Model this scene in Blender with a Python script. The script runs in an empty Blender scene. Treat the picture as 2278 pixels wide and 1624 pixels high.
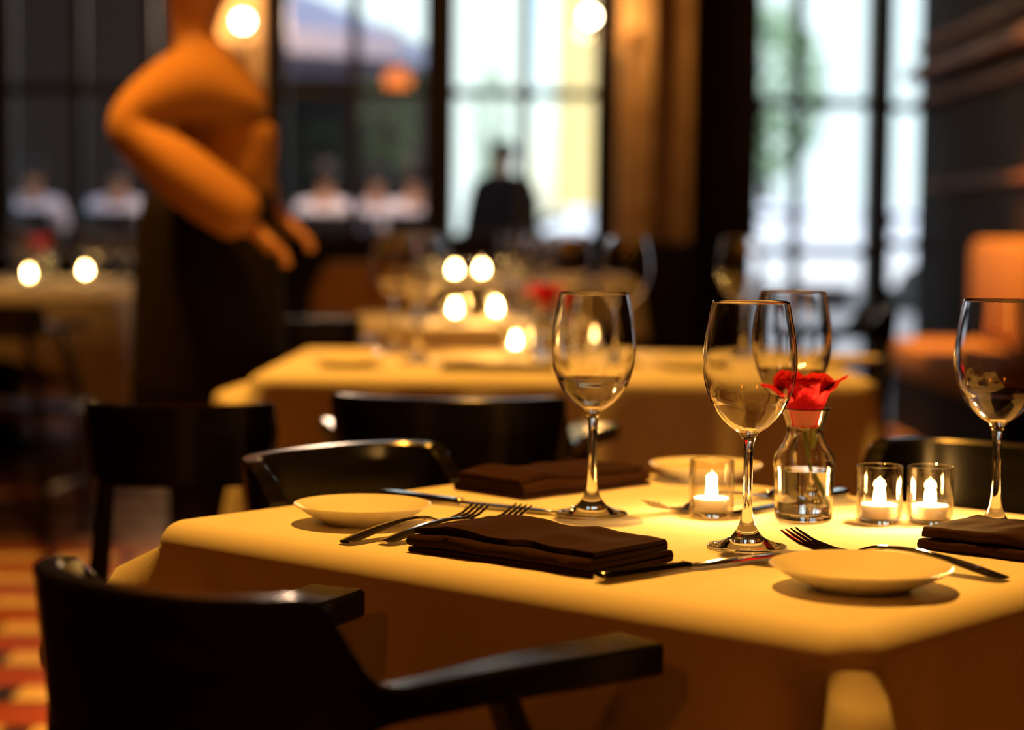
import bpy, bmesh, math, random
from mathutils import Vector, Matrix, noise
random.seed(7)
PI = math.pi
SC = bpy.context.scene
COL = SC.collection

# ------------------------------------------------------------------ camera
CAMZ = 1.032
FPX = 4500.0
PITCH = math.radians(3.876)
ROLL = math.radians(0.6)
fwd = Vector((0, math.cos(PITCH), -math.sin(PITCH)))
r0 = Vector((1, 0, 0)); u0 = Vector((0, math.sin(PITCH), math.cos(PITCH)))
camr = r0 * math.cos(ROLL) + u0 * math.sin(ROLL)
camu = -r0 * math.sin(ROLL) + u0 * math.cos(ROLL)
cam = bpy.data.cameras.new('camera'); camo = bpy.data.objects.new('camera', cam); COL.objects.link(camo)
m = Matrix.Identity(4)
for i in range(3):
    m[i][0] = camr[i]; m[i][1] = camu[i]; m[i][2] = -fwd[i]
m[2][3] = CAMZ
camo.matrix_world = m
cam.sensor_width = 36; cam.sensor_fit = 'HORIZONTAL'; cam.lens = FPX / 2278 * 36
cam.clip_start = 0.05; cam.clip_end = 300
cam.dof.use_dof = True; cam.dof.focus_distance = 1.80; cam.dof.aperture_fstop = 2.9
SC.camera = camo
C0 = Vector((0, 0, CAMZ))

def ray(u, v): return fwd * FPX + camr * (u - 1139) + camu * (812 - v)
def P(u, v, z=0.75):                      # a point on a level plane
    r = ray(u, v); return C0 + r * ((z - CAMZ) / r.z)
def Q(u, v, d):                           # a point at a ground distance
    r = ray(u, v); return C0 + r * (d / r.y)

# ------------------------------------------------------------------ world, exposure
SC.view_settings.view_transform = 'Standard'; SC.view_settings.look = 'None'
SC.view_settings.gamma = 1; SC.view_settings.use_curve_mapping = False
SC.view_settings.exposure = 0.0
w = bpy.data.worlds.new('world'); SC.world = w; w.use_nodes = True
nt = w.node_tree; nt.nodes.clear()
sky = nt.nodes.new('ShaderNodeTexSky'); sky.sky_type = 'NISHITA'; sky.sun_disc = False
sky.sun_elevation = math.radians(48); sky.sun_rotation = math.radians(200)
bg = nt.nodes.new('ShaderNodeBackground'); bg.inputs[1].default_value = 0.32
out = nt.nodes.new('ShaderNodeOutputWorld')
nt.links.new(sky.outputs[0], bg.inputs[0]); nt.links.new(bg.outputs[0], out.inputs[0])
SC.cycles.sample_clamp_indirect = 4.0
SC.cycles.max_bounces = 14; SC.cycles.transparent_max_bounces = 24; SC.cycles.transmission_bounces = 14

def lamp(kind, name, loc, energy, color=(1, 1, 1), target=None, **kw):
    l = bpy.data.lights.new(name, kind); l.energy = energy; l.color = color
    for k, v in kw.items(): setattr(l, k, v)
    o = bpy.data.objects.new(name, l); COL.objects.link(o); o.location = loc
    if target is not None:
        o.rotation_euler = (Vector(target) - Vector(loc)).to_track_quat('-Z', 'Y').to_euler()
    return o
WARM = (1.0, 0.405, 0.042)
DEEP = (1.0, 0.20, 0.012)
CAND = (1.0, 0.50, 0.12)
lamp('SUN', 'sun', (0, 0, 30), 4.6, (1, .95, .86), target=(5, 16, 12), angle=math.radians(.6))
# ceiling downlights over the tables (each sits in a fitting built below)
SPOTS = [((0.0, 2.45, 3.12), (0.16, 1.86, .75), 380, 46, WARM),
         ((-0.85, 3.95, 3.12), (0.0, 4.2, .75), 400, 52, WARM),
         ((0.0, 5.3, 3.12), (0.0, 6.2, .75), 120, 46, WARM),
         ((-1.9, 7.6, 3.12), (-2.3, 8.8, .75), 80, 60, WARM),
         ((-1.6, 4.4, 3.12), (-1.40, 5.0, 0), 480, 50, WARM),
         ((-0.35, 2.9, 3.12), (-0.75, 4.6, 1.2), 60, 40, DEEP),
         ((1.7, 9.6, 3.12), (2.50, 10.1, .75), 800, 34, WARM),
         ((1.2, 8.6, 3.12), (2.62, 10.6, 1.95), 260, 40, DEEP),  # beam added to brighten the wall rails
         ((0.0, 10.0, 3.12), (0.0, 10.8, .75), 55, 50, WARM)]
for i, (lp, tg, en, ang, cc) in enumerate(SPOTS):
    lamp('SPOT', 'downlight_beam', lp, en, cc, target=tg, spot_size=math.radians(ang), spot_blend=.5, shadow_soft_size=.045)
# dim amber fill added behind the camera to lift the shaded sides, no fittings
lamp('POINT', 'room_fill', (-1.6, -1.6, 3.0), 26, DEEP, shadow_soft_size=.18)
lamp('POINT', 'room_fill', (1.3, -1.9, 3.0), 26, DEEP, shadow_soft_size=.18)

# ------------------------------------------------------------------ materials
def mat(name, color=(.5, .5, .5), rough=.5, metal=0.0, **kw):
    m = bpy.data.materials.new(name); m.use_nodes = True
    b = m.node_tree.nodes['Principled BSDF']
    b.inputs['Base Color'].default_value = (*color, 1); b.inputs['Roughness'].default_value = rough
    b.inputs['Metallic'].default_value = metal
    for k, v in kw.items(): b.inputs[k.replace('_', ' ')].default_value = v
    return m
def nd(m, t, **kw):
    n = m.node_tree.nodes.new(t)
    for k, v in kw.items(): setattr(n, k, v)
    return n
def lk(m, a, b): m.node_tree.links.new(a, b)
def bump(m, scale=200, strength=.2, dist=.001, tex='ShaderNodeTexNoise', coord='Object', detail=3):
    b = m.node_tree.nodes['Principled BSDF']
    tc = nd(m, 'ShaderNodeTexCoord'); t = nd(m, tex); t.inputs['Scale'].default_value = scale
    if tex == 'ShaderNodeTexNoise': t.inputs['Detail'].default_value = detail
    bp = nd(m, 'ShaderNodeBump'); bp.inputs['Strength'].default_value = strength; bp.inputs['Distance'].default_value = dist
    lk(m, tc.outputs[coord], t.inputs['Vector']); lk(m, t.outputs[0], bp.inputs['Height']); lk(m, bp.outputs[0], b.inputs['Normal'])
    return m
def vary(m, c1, c2, scale=6, vec=(1, 1, 1), detail=4):
    b = m.node_tree.nodes['Principled BSDF']
    tc = nd(m, 'ShaderNodeTexCoord'); mp = nd(m, 'ShaderNodeMapping'); mp.inputs['Scale'].default_value = vec
    t = nd(m, 'ShaderNodeTexNoise'); t.inputs['Scale'].default_value = scale; t.inputs['Detail'].default_value = detail
    r = nd(m, 'ShaderNodeValToRGB'); r.color_ramp.elements[0].color = (*c1, 1); r.color_ramp.elements[1].color = (*c2, 1)
    r.color_ramp.elements[0].position = .35; r.color_ramp.elements[1].position = .65
    lk(m, tc.outputs['Object'], mp.inputs[0]); lk(m, mp.outputs[0], t.inputs['Vector']); lk(m, t.outputs[0], r.inputs[0]); lk(m, r.outputs[0], b.inputs['Base Color'])
    return m
def emis(name, color, s, clear=False):
    m = bpy.data.materials.new(name); m.use_nodes = True; m.node_tree.nodes.clear()
    e = nd(m, 'ShaderNodeEmission'); e.inputs[0].default_value = (*color, 1); e.inputs[1].default_value = s
    o = nd(m, 'ShaderNodeOutputMaterial')
    if clear:
        t = nd(m, 'ShaderNodeBsdfTransparent'); a = nd(m, 'ShaderNodeAddShader'); lk(m, e.outputs[0], a.inputs[0]); lk(m, t.outputs[0], a.inputs[1]); lk(m, a.outputs[0], o.inputs[0])
    else: lk(m, e.outputs[0], o.inputs[0])
    return m
def thin_glass(name, tint=(1, 1, 1), base=.035, edge=.75, power=4.0, rough=.0):
    m = bpy.data.materials.new(name); m.use_nodes = True; m.node_tree.nodes.clear()
    lw = nd(m, 'ShaderNodeLayerWeight'); lw.inputs[0].default_value = .5
    pw = nd(m, 'ShaderNodeMath', operation='POWER'); pw.inputs[1].default_value = power
    ml = nd(m, 'ShaderNodeMath', operation='MULTIPLY_ADD'); ml.inputs[1].default_value = edge; ml.inputs[2].default_value = base
    tr = nd(m, 'ShaderNodeBsdfTransparent'); tr.inputs[0].default_value = (*tint, 1)
    gl = nd(m, 'ShaderNodeBsdfGlossy'); gl.inputs['Roughness'].default_value = rough
    mx = nd(m, 'ShaderNodeMixShader'); o = nd(m, 'ShaderNodeOutputMaterial')
    lk(m, lw.outputs['Facing'], pw.inputs[0]); lk(m, pw.outputs[0], ml.inputs[0]); lk(m, ml.outputs[0], mx.inputs[0])
    lk(m, tr.outputs[0], mx.inputs[1]); lk(m, gl.outputs[0], mx.inputs[2]); lk(m, mx.outputs[0], o.inputs[0]); return m

M = {}
M['cloth'] = bump(mat('white_linen', (.80, .77, .72), .92), 900, .12, .0006)
M['napkin'] = bump(mat('brown_linen', (.030, .012, .006), .95, Specular_IOR_Level=.08), 1200, .25, .0006)
M['lacquer'] = vary(mat('black_lacquered_wood', (.012, .010, .010), .22, Specular_IOR_Level=.35), (.004, .0035, .0035), (.009, .007, .006), 9, (1, 1, 8))
M['porcelain'] = mat('white_porcelain', (.92, .90, .86), .16, Specular_IOR_Level=.45)
M['steel'] = mat('polished_steel', (.62, .60, .57), .13, 1.0)
M['glass_thin'] = thin_glass('clear_thin_glass')
M['glass'] = mat('clear_crystal', (1, 1, 1), .0, 0, Transmission_Weight=1.0, IOR=1.5)
M['votive'] = thin_glass('clear_votive_glass', (.97, .95, .92), .06, .85, 2.2)
M['pane'] = thin_glass('window_glass', (.95, .97, .97), .04, .7, 5.0)
M['water'] = mat('water', (1, 1, 1), .0, 0, Transmission_Weight=1.0, IOR=1.33)
M['wax'] = mat('white_wax', (.85, .80, .70), .45, Subsurface_Weight=.4, Subsurface_Radius=(.01, .006, .003))
M['tin'] = mat('aluminium_cup', (.75, .73, .7), .3, 1.0)
M['flame'] = emis('candle_flame', (1.0, .62, .22), 110, clear=True)
M['wick'] = mat('wick', (.01, .01, .01), .9)
M['rose'] = vary(mat('red_rose_petal', (.55, .0, .01), .65, Specular_IOR_Level=.12), (.42, .0, .012), (.62, .0, .018), 30)
M['green'] = mat('rose_stem_green', (.14, .20, .03), .5)
M['leaf'] = mat('pale_green_sepal', (.30, .33, .05), .5)
M['black'] = mat('black_fabric', (.008, .006, .006), .95, Specular_IOR_Level=.08)
M['shirt'] = bump(mat('ochre_shirt', (.34, .18, .075), .9, Specular_IOR_Level=.1), 60, .3, .004)
M['skin'] = mat('skin', (.42, .22, .13), .5)
M['hair'] = mat('dark_hair', (.015, .010, .008), .6)
M['darkwood'] = vary(mat('dark_stained_wood', (.02, .013, .010), .75, Specular_IOR_Level=.2), (.009, .005, .003), (.020, .010, .005), 4, (6, 6, 1))
M['frame'] = mat('black_painted_frame', (.012, .011, .011), .45)
M['plaster'] = vary(mat('ochre_plaster', (.5, .35, .2), .9), (.44, .28, .15), (.56, .40, .23), 5)
M['ceil'] = mat('dark_ceiling', (.10, .07, .05), .9)
M['tan'] = bump(mat('tan_leather', (.52, .27, .10), .7, Specular_IOR_Level=.15), 40, .2, .003)
M['brass'] = mat('aged_brass', (.35, .18, .07), .35, 1.0)
M['globe'] = emis('lamp_globe_glow', (1.0, .80, .50), 42)
M['trimring'] = mat('black_metal', (.02, .02, .02), .4, .6)
# outdoors
M['pave'] = vary(mat('street_paving', (.32, .31, .30), .9), (.26, .26, .26), (.36, .35, .34), .8)
M['yellow'] = mat('yellow_stucco', (.78, .60, .26), .9)
M['pale'] = mat('pale_stucco', (.68, .80, .82), .9)
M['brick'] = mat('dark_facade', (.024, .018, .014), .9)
M['shopglass'] = mat('dark_shop_glass', (.03, .035, .04), .1)
M['umb'] = mat('grey_canvas', (.75, .68, .76), .9)
M['leafA'] = vary(mat('foliage', (.10, .2, .05), .7), (.12, .26, .10), (.36, .50, .28), 14)
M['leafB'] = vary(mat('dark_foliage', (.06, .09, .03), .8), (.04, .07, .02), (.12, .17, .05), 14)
M['white'] = mat('white_shirt', (.85, .82, .93), .8)
M['carpaint'] = mat('white_car_paint', (.75, .78, .84), .08, .0, Coat_Weight=1.0)
M['carglass'] = mat('car_glass', (.02, .025, .03), .03)
M['tyre'] = mat('tyre_rubber', (.015, .015, .015), .8)
M['terra'] = mat('terracotta', (.55, .20, .09), .8)

def floor_mat():
    m = mat('patterned_tile_floor', (.5, .5, .5), .35)
    b = m.node_tree.nodes['Principled BSDF']
    tc = nd(m, 'ShaderNodeTexCoord'); sp = nd(m, 'ShaderNodeSeparateXYZ'); lk(m, tc.outputs['Object'], sp.inputs[0])
    def mt(op, a, bb=None, c=None):
        n = nd(m, 'ShaderNodeMath', operation=op)
        for i, x in enumerate((a, bb, c)):
            if x is None: continue
            if isinstance(x, (int, float)): n.inputs[i].default_value = x
            else: lk(m, x, n.inputs[i])
        return n.outputs[0]
    px, py = .24, .36
    rows = mt('DIVIDE', sp.outputs['Y'], py); ri = mt('FLOOR', rows); v = mt('FRACT', rows)
    xs = mt('DIVIDE', mt('ADD', sp.outputs['X'], mt('MULTIPLY', ri, .11)), px); u = mt('FRACT', xs)
    cream = mt('MULTIPLY', mt('LESS_THAN', v, .38), mt('LESS_THAN', u, .74))
    blk = mt('MULTIPLY', mt('LESS_THAN', v, .38), mt('GREATER_THAN', u, .74))
    line = mt('GREATER_THAN', v, .93)
    r1 = nd(m, 'ShaderNodeMixRGB'); r1.inputs[1].default_value = (.36, .075, .022, 1); r1.inputs[2].default_value = (.74, .60, .40, 1); lk(m, cream, r1.inputs[0])
    r2 = nd(m, 'ShaderNodeMixRGB'); r2.inputs[2].default_value = (.015, .013, .012, 1); lk(m, mt('MAXIMUM', blk, line), r2.inputs[0]); lk(m, r1.outputs[0], r2.inputs[1])
    lk(m, r2.outputs[0], b.inputs['Base Color']); return m
M['floor'] = floor_mat()

# ------------------------------------------------------------------ mesh helpers
def finish(name, bm, m, parent=None, smooth=True, angle=35, loc=None, subsurf=0):
    me = bpy.data.meshes.new(name)
    bmesh.ops.recalc_face_normals(bm, faces=bm.faces)
    if smooth:
        for f in bm.faces: f.smooth = True
        th = math.radians(angle)
        for e in bm.edges:
            if len(e.link_faces) == 2 and e.calc_face_angle(0) > th: e.smooth = False
    bm.to_mesh(me); bm.free()
    me.materials.append(M[m] if isinstance(m, str) else m)
    o = bpy.data.objects.new(name, me); COL.objects.link(o)
    if parent is not None: o.parent = parent
    if loc is not None: o.location = loc
    if subsurf:
        s = o.modifiers.new('subdivision', 'SUBSURF'); s.levels = subsurf; s.render_levels = subsurf
    return o
def tag(o, label=None, cat=None, group=None, kind=None):
    if label: o['label'] = label
    if cat: o['category'] = cat
    if group: o['group'] = group
    if kind: o['kind'] = kind
    return o
def empty(name, loc, label, cat, rz=0, group=None, scale=1):
    o = bpy.data.objects.new(name, None); COL.objects.link(o); o.empty_display_size = .05
    o.location = loc; o.rotation_euler = (0, 0, rz); o.scale = (scale,) * 3
    return tag(o, label, cat, group)
def children(o): return [c for c in COL.objects if c.parent is o]
def dup(root, loc, rz, label, group=None, scale=None):
    r = root.copy(); COL.objects.link(r); r.location = loc; r.rotation_euler = (0, 0, rz)
    if scale: r.scale = scale if isinstance(scale, tuple) else (scale,) * 3
    r['label'] = label
    if group: r['group'] = group
    for c in children(root):
        k = c.copy(); COL.objects.link(k); k.parent = r
        for g in children(c):
            h = g.copy(); COL.objects.link(h); h.parent = k
    return r
def box(bm, lo, hi, bev=0.0):
    lo = Vector(lo); hi = Vector(hi)
    g = bmesh.ops.create_cube(bm, size=1)
    vs = g['verts']
    for v in vs: v.co = Vector([lo[i] + (v.co[i] + .5) * (hi[i] - lo[i]) for i in range(3)])
    if bev > 0:
        es = list({e for v in vs for e in v.link_edges})
        bmesh.ops.bevel(bm, geom=es, offset=bev, segments=2, affect='EDGES', profile=.5)
    return vs
def newbox(lo, hi, bev=0.0):
    bm = bmesh.new(); box(bm, lo, hi, bev); return bm
def lathe(prof, n=48, bm=None, close=False, center=(0, 0, 0)):
    bm = bm or bmesh.new(); c = Vector(center); rings = []
    for r, z in prof:
        if r < 1e-6: rings.append([bm.verts.new(c + Vector((0, 0, z)))])
        else: rings.append([bm.verts.new(c + Vector((r * math.cos(2 * PI * i / n), r * math.sin(2 * PI * i / n), z))) for i in range(n)])
    pairs = list(zip(rings, rings[1:]))
    if close: pairs.append((rings[-1], rings[0]))
    for a, b in pairs:
        for i in range(n):
            j = (i + 1) % n
            if len(a) == 1 and len(b) == 1: break
            if len(a) == 1: bm.faces.new((a[0], b[j], b[i]))
            elif len(b) == 1: bm.faces.new((a[i], a[j], b[0]))
            else: bm.faces.new((a[i], a[j], b[j], b[i]))
    return bm
def smoothprof(pts, k=5):                          # Catmull-Rom through a profile
    out = []
    for i in range(len(pts) - 1):
        p0 = pts[max(i - 1, 0)]; p1 = pts[i]; p2 = pts[i + 1]; p3 = pts[min(i + 2, len(pts) - 1)]
        for j in range(k):
            t = j / k
            out.append(tuple(.5 * ((2 * p1[d]) + (-p0[d] + p2[d]) * t + (2 * p0[d] - 5 * p1[d] + 4 * p2[d] - p3[d]) * t * t + (-p0[d] + 3 * p1[d] - 3 * p2[d] + p3[d]) * t ** 3) for d in range(len(p1))))
    out.append(tuple(pts[-1])); return out
def loft(sections, bm=None, closed=True, caps=True):
    bm = bm or bmesh.new(); rs = [[bm.verts.new(p) for p in s] for s in sections]
    n = len(rs[0])
    for a, b in zip(rs, rs[1:]):
        for i in range(n if closed else n - 1):
            j = (i + 1) % n; bm.faces.new((a[i], a[j], b[j], b[i]))
    if caps and closed: bm.faces.new(rs[0][::-1]); bm.faces.new(rs[-1])
    return bm
def tube(path, rad, n=12, bm=None):
    secs = []
    path = [Vector(p) for p in path]
    for i, p in enumerate(path):
        t = (path[min(i + 1, len(path) - 1)] - path[max(i - 1, 0)]).normalized()
        a = t.cross(Vector((0, 0, 1)))
        if a.length < .05: a = t.cross(Vector((1, 0, 0)))
        a.normalize(); b = t.cross(a)
        r = rad[i] if isinstance(rad, (list, tuple)) else rad
        secs.append([p + a * (r * math.cos(2 * PI * k / n)) + b * (r * math.sin(2 * PI * k / n)) for k in range(n)])
    return loft(secs, bm)

# ------------------------------------------------------------------ the room
WY = 13.0                                        # window wall
def struct(name, bm, m, **kw): return tag(finish(name, bm, m, smooth=False, **kw), kind='structure')
XL, XR, YB, H = -4.6, 2.62, -3.2, 3.2
struct('floor', newbox((XL - .2, YB - .2, -.1), (XR + .2, WY + .1, 0)), 'floor')
struct('ceiling', newbox((XL - .2, YB - .2, H), (XR + .2, WY + .1, H + .15)), 'ceil')
struct('wall_left', newbox((XL - .2, YB, 0), (XL, WY, H)), 'darkwood')
struct('wall_right', newbox((XR, YB, 0), (XR + .2, WY, H)), 'darkwood')
struct('wall_back', newbox((XL, YB - .2, 0), (XR, YB, H)), 'darkwood')
def X13(u): return Q(u, 400, WY).x
def Z13(u, v): return Q(u, v, WY).z
ZS = Z13(900, 528)                               # window sills
ZT = 2.95
# piers of the window wall
def pier(name, u0, u1, z0, z1, m='darkwood', y0=WY - .06, y1=WY + .2):
    return struct(name, newbox((X13(u0) if u0 > -900 else XL, y0, z0), (X13(u1) if u1 < 3000 else XR, y1, z1)), m)
pier('wall_front_apron', -999, 1365, 0, ZS)
pier('wall_front_header', -999, 3000, ZT, H)
pier('wall_front_pier', -999, 18, ZS, ZT)
pier('wall_front_pier.001', 470, 627, ZS, ZT)
pier('wall_front_pier.002', 951, 1000, ZS, ZT)
pier('wall_front_pier.003', 1331, 1672, 0, ZT)
pier('wall_front_pier.004', 2072, 3000, 0, ZT)
def window(name, u0, u1, z0, z1, mull, trans, m='frame', fw=.028, label=None):
    x0, x1 = X13(u0), X13(u1)
    o = empty(name, ((x0 + x1) / 2, WY + .06, z0), None, None); o['kind'] = 'structure'
    X = (x1 - x0) / 2; Hh = z1 - z0
    bm = bmesh.new()
    box(bm, (-X, -.03, 0), (-X + fw, .03, Hh)); box(bm, (X - fw, -.03, 0), (X, .03, Hh))
    box(bm, (-X, -.03, 0), (X, .03, fw)); box(bm, (-X, -.03, Hh - fw), (X, .03, Hh))
    finish('window_frame', bm, m, o, smooth=False)
    bm = bmesh.new()
    for u in mull:
        x = X13(u) - (x0 + x1) / 2; box(bm, (x - .036, -.02, 0), (x + .036, .02, Hh))
    for z in trans: box(bm, (-X, -.019, z - z0 - .03), (X, .019, z - z0 + .03))
    finish('glazing_bars', bm, m, o, smooth=False)
    finish('pane', newbox((-X + .01, -.003, .01), (X - .01, .003, Hh - .01)), 'pane', o, smooth=False)
    return o
T = Z13(1100, 207)
window('window_1', 18, 472, ZS, ZT, [172, 330], [T, T + .93])
window('window_2', 627, 951, ZS, ZT, [787], [T, T + .93])
window('window_3', 1000, 1331, ZS, ZT, [1166], [T, T + .93])
ZD = Z13(1800, 228)
window('door_1', 1672, 1948, .03, ZT, [1772], [ZD, Z13(1800, 560), ZD + .93], fw=.05)
window('door_2', 1962, 2072, .03, ZT, [], [ZD - .02, Z13(2020, 545), ZD + .93], fw=.045)
struct('wall_front_pier.005', newbox((X13(1933), WY - .06, 0), (X13(1979), WY + .2, ZT)), 'frame')
# sills and plaster pilasters
struct('trim_1', newbox((XL, WY - .14, ZS - .04), (X13(1365), WY - .061, ZS)), 'darkwood')
zc = Z13(1450, 540)
struct('column', newbox((X13(1372), WY - .30, zc), (X13(1446), WY - .061, H - .02), .01), 'plaster')
struct('column.001', newbox((X13(1456), WY - .20, zc), (X13(1532), WY - .061, H - .02), .01), 'plaster')
struct('column.002', newbox((X13(472), WY - .26, ZS + .25), (X13(594), WY - .061, H - .02), .01), 'plaster')
struct('column_base', newbox((X13(1368), WY - .34, 0), (X13(1540), WY - .061, zc - .001), .01), 'darkwood')
# rails along the right wall and a beam under the ceiling
M['oak'] = vary(mat('brown_oak', (.16, .07, .03), .6), (.12, .05, .02), (.22, .10, .04), 3, (1, .2, 4))
for k, (z, dz, dx) in enumerate([(2.16, .05, .10), (1.98, .07, .16), (1.84, .04, .08), (1.30, .04, .05)]):
    struct('trim_%d' % (k + 2), newbox((XR - dx, 3.0, z), (XR - .001, WY - .1, z + dz), .006), 'oak')
for k in range(4):
    struct('beam.%03d' % k if k else 'beam', newbox((XL, 3.2 + 2.7 * k, H - .16), (XR, 3.4 + 2.7 * k, H - .001)), 'darkwood')
# downlight fittings
for i, (lp, tg, en, ang, cc) in enumerate(SPOTS):
    e = empty('ceiling_downlight', (lp[0], lp[1], H - .001),
              'round black ceiling downlight above %s' % ['the nearest dining table', 'the second dining table', 'the third dining table', 'the long table by the left windows',
              'the tiled aisle', 'the waiter', 'the tan banquette', 'the wall rails, added to brighten them', 'the farthest table'][i], 'lamp', group='ceiling downlights')
    finish('housing', lathe([(.062, 0), (.065, -.02), (.065, -.06), (.055, -.062), (.055, -.01), (.0, -.008)], 24), 'trimring', e)

# ------------------------------------------------------------------ sconces on the pilasters
def sconce(u, v, d, label, wally, arm):
    c = Q(u, v, d)
    e = empty('wall_sconce', c, label, 'lamp', group='glowing globe sconces on the window wall')
    finish('globe', lathe([(0, -.042)] + [(.042 * math.cos(a), .042 * math.sin(a)) for a in [(-1.2 + .3 * i) for i in range(9)]] + [(0, .042)], 24), 'globe', e)
    bm = lathe([(.0, -.12), (.012, -.115), (.016, -.09), (.034, -.055), (.036, -.044), (.012, -.05), (0, -.05)], 20)
    finish('cup', bm, 'brass', e)
    bm = tube([(0, 0, -.115), (arm * .4, .03, -.15), (arm, wally - c.y - .0, -.13)], .009, 10)
    box(bm, (arm - .03, wally - c.y - .012, -.20), (arm + .03, wally - c.y, -.06), .004)
    finish('bracket', bm, 'brass', e)
    lamp('POINT', 'sconce_light', c + Vector((0, -.06, 0)), 30, (1, .46, .10), shadow_soft_size=.05)
sconce(1312, 36, 12.55, 'globe sconce beside the central plaster pilaster between windows', WY - .30 + .0, X13(1400) - Q(1312, 36, 12.55).x)
sconce(540, 47, 12.55, 'globe sconce on the pilaster behind the waiter\'s head', WY - .26, 0.0)

# ------------------------------------------------------------------ cloth-covered tables
def rrect(hx, hy, r, n):                          # rounded rectangle: points, normals, distance to nearest corner
    pts = []
    L = [2 * (hy - r), PI / 2 * r] * 1
    segs = [('l', (hx, -(hy - r)), (hx, hy - r)), ('a', (hx - r, hy - r), 0), ('l', (hx - r, hy), (-(hx - r), hy)), ('a', (-(hx - r), hy - r), 1),
            ('l', (-hx, hy - r), (-hx, -(hy - r))), ('a', (-(hx - r), -(hy - r)), 2), ('l', (-(hx - r), -hy), (hx - r, -hy)), ('a', (hx - r, -(hy - r)), 3)]
    nn = [(1, 0), None, (0, 1), None, (-1, 0), None, (0, -1), None]
    per = 4 * (hx - r) + 4 * (hy - r) + 2 * PI * r
    cur = 0
    for k, s in enumerate(segs):
        if s[0] == 'l':
            ln = math.hypot(s[2][0] - s[1][0], s[2][1] - s[1][1]); m_ = max(2, int(n * ln / per))
            for i in range(m_):
                t = i / m_; pts.append((s[1][0] + (s[2][0] - s[1][0]) * t, s[1][1] + (s[2][1] - s[1][1]) * t, *nn[k], cur + ln * t, min(t, 1 - t) * ln + PI * r / 4))
        else:
            ln = PI / 2 * r; m_ = 14
            for i in range(m_):
                t = i / m_; a = (s[2] + t) * PI / 2
                pts.append((s[1][0] + r * math.cos(a), s[1][1] + r * math.sin(a), math.cos(a), math.sin(a), cur + ln * t, abs(t - .5) * ln))
        cur += ln
    return pts, per
def tablecloth(hx, hy, drop, seed, rip=.012, corner=.05, er=.022, nfold=14, bulge=None, n=260, rc=.045, gp=.8):
    rnd = random.Random(seed); ph = [rnd.uniform(0, 6.28) for _ in range(6)]
    pts, per = rrect(hx, hy, rc, n)
    bm = bmesh.new(); rings = []
    def put(off, z, extra=0):
        rings.append([bm.verts.new((x + nx * off, y + ny * off, z)) for x, y, nx, ny, s, dc in pts])
    ctr = bm.verts.new((0, 0, 0))
    for f in (.25, .5, .75, .9):
        rings.append([bm.verts.new((x * f, y * f, .0006 * noise.noise((x * f * 9, y * f * 9, seed)))) for x, y, nx, ny, s, dc in pts])
    put(-er, 0)
    for k in range(1, 7):
        a = k / 6 * PI / 2; put(-er + er * math.sin(a), -er * (1 - math.cos(a)))
    K = 16
    for k in range(1, K + 1):
        f = k / K; ring = []
        for x, y, nx, ny, s, dc in pts:
            th = 2 * PI * s / per
            r = rip * (math.sin(nfold * th + ph[0]) + .5 * math.sin(nfold * 1.7 * th + ph[1])) * min(1, dc / .08)
            g = math.exp(-(dc / (.013 + .020 * f)) ** 2); g2 = math.exp(-((dc - .06) / .03) ** 2)
            off = f ** .8 * r + f ** gp * (corner * g - corner * .34 * g2) + .006 * f
            dz = drop * (1 + .35 * math.exp(-(dc / .08) ** 2)) * f
            if bulge:
                for bx, by, bw, ba, bd in bulge:
                    q = math.exp(-(((x - bx) ** 2 + (y - by) ** 2) / bw ** 2)); off += ba * q * min(1, 3 * f); dz *= 1 - bd * q
            ring.append(bm.verts.new((x + nx * off, y + ny * off, -er - dz + .0)))
        rings.append(ring)
    m_ = len(pts)
    for i in range(m_): bm.faces.new((ctr, rings[0][i], rings[0][(i + 1) % m_]))
    for a, b in zip(rings, rings[1:]):
        for i in range(m_):
            j = (i + 1) % m_; bm.faces.new((a[i], a[j], b[j], b[i]))
    return bm
def table(cx, cy, rz, hx, hy, what, drop=.26, seed=1, **kw):
    t = empty('dining_table', (cx, cy, 0), 'dark wooden dining table under ' + what, 'table', rz)
    finish('tabletop', newbox((-hx + .03, -hy + .03, .715), (hx - .03, hy - .03, .742), .004), 'darkwood', t)
    ped = .05 if hy < 1 else .12
    finish('pedestal', newbox((-ped, -ped, .04), (ped, ped, .714), .006), 'darkwood', t)
    finish('foot', newbox((-.2, -.2, 0), (.2, .2, .039), .01), 'darkwood', t)
    c = finish('tablecloth', tablecloth(hx, hy, drop, seed, **kw), 'cloth', angle=80)
    c.location = (cx, cy, .75); c.rotation_euler = (0, 0, rz)
    tag(c, what, 'tablecloth'); return t
# nearest table: front corner F, side a runs back-left, side b runs back-right
F = P(1918, 1414); F.z = .75
A = (P(452, 1177) - F); A.z = 0; A.normalize()
B = Vector((-A.y, A.x, 0));  B = B if B.y > 0 else -B
LA, LB = .79, .665
def T1(s, t, z=.75): return Vector((F.x + A.x * s + B.x * t, F.y + A.y * s + B.y * t, z))
tc = T1(LA / 2, LB / 2)
RZ1 = math.atan2(-A.y, -A.x)                     # local +x runs along -a
table(tc.x, tc.y, RZ1, LA / 2, LB / 2, 'white tablecloth on the nearest table, with candles and a rose', seed=3, rip=.006, corner=.11, er=.026, gp=.36, drop=.235, rc=.03)

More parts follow.
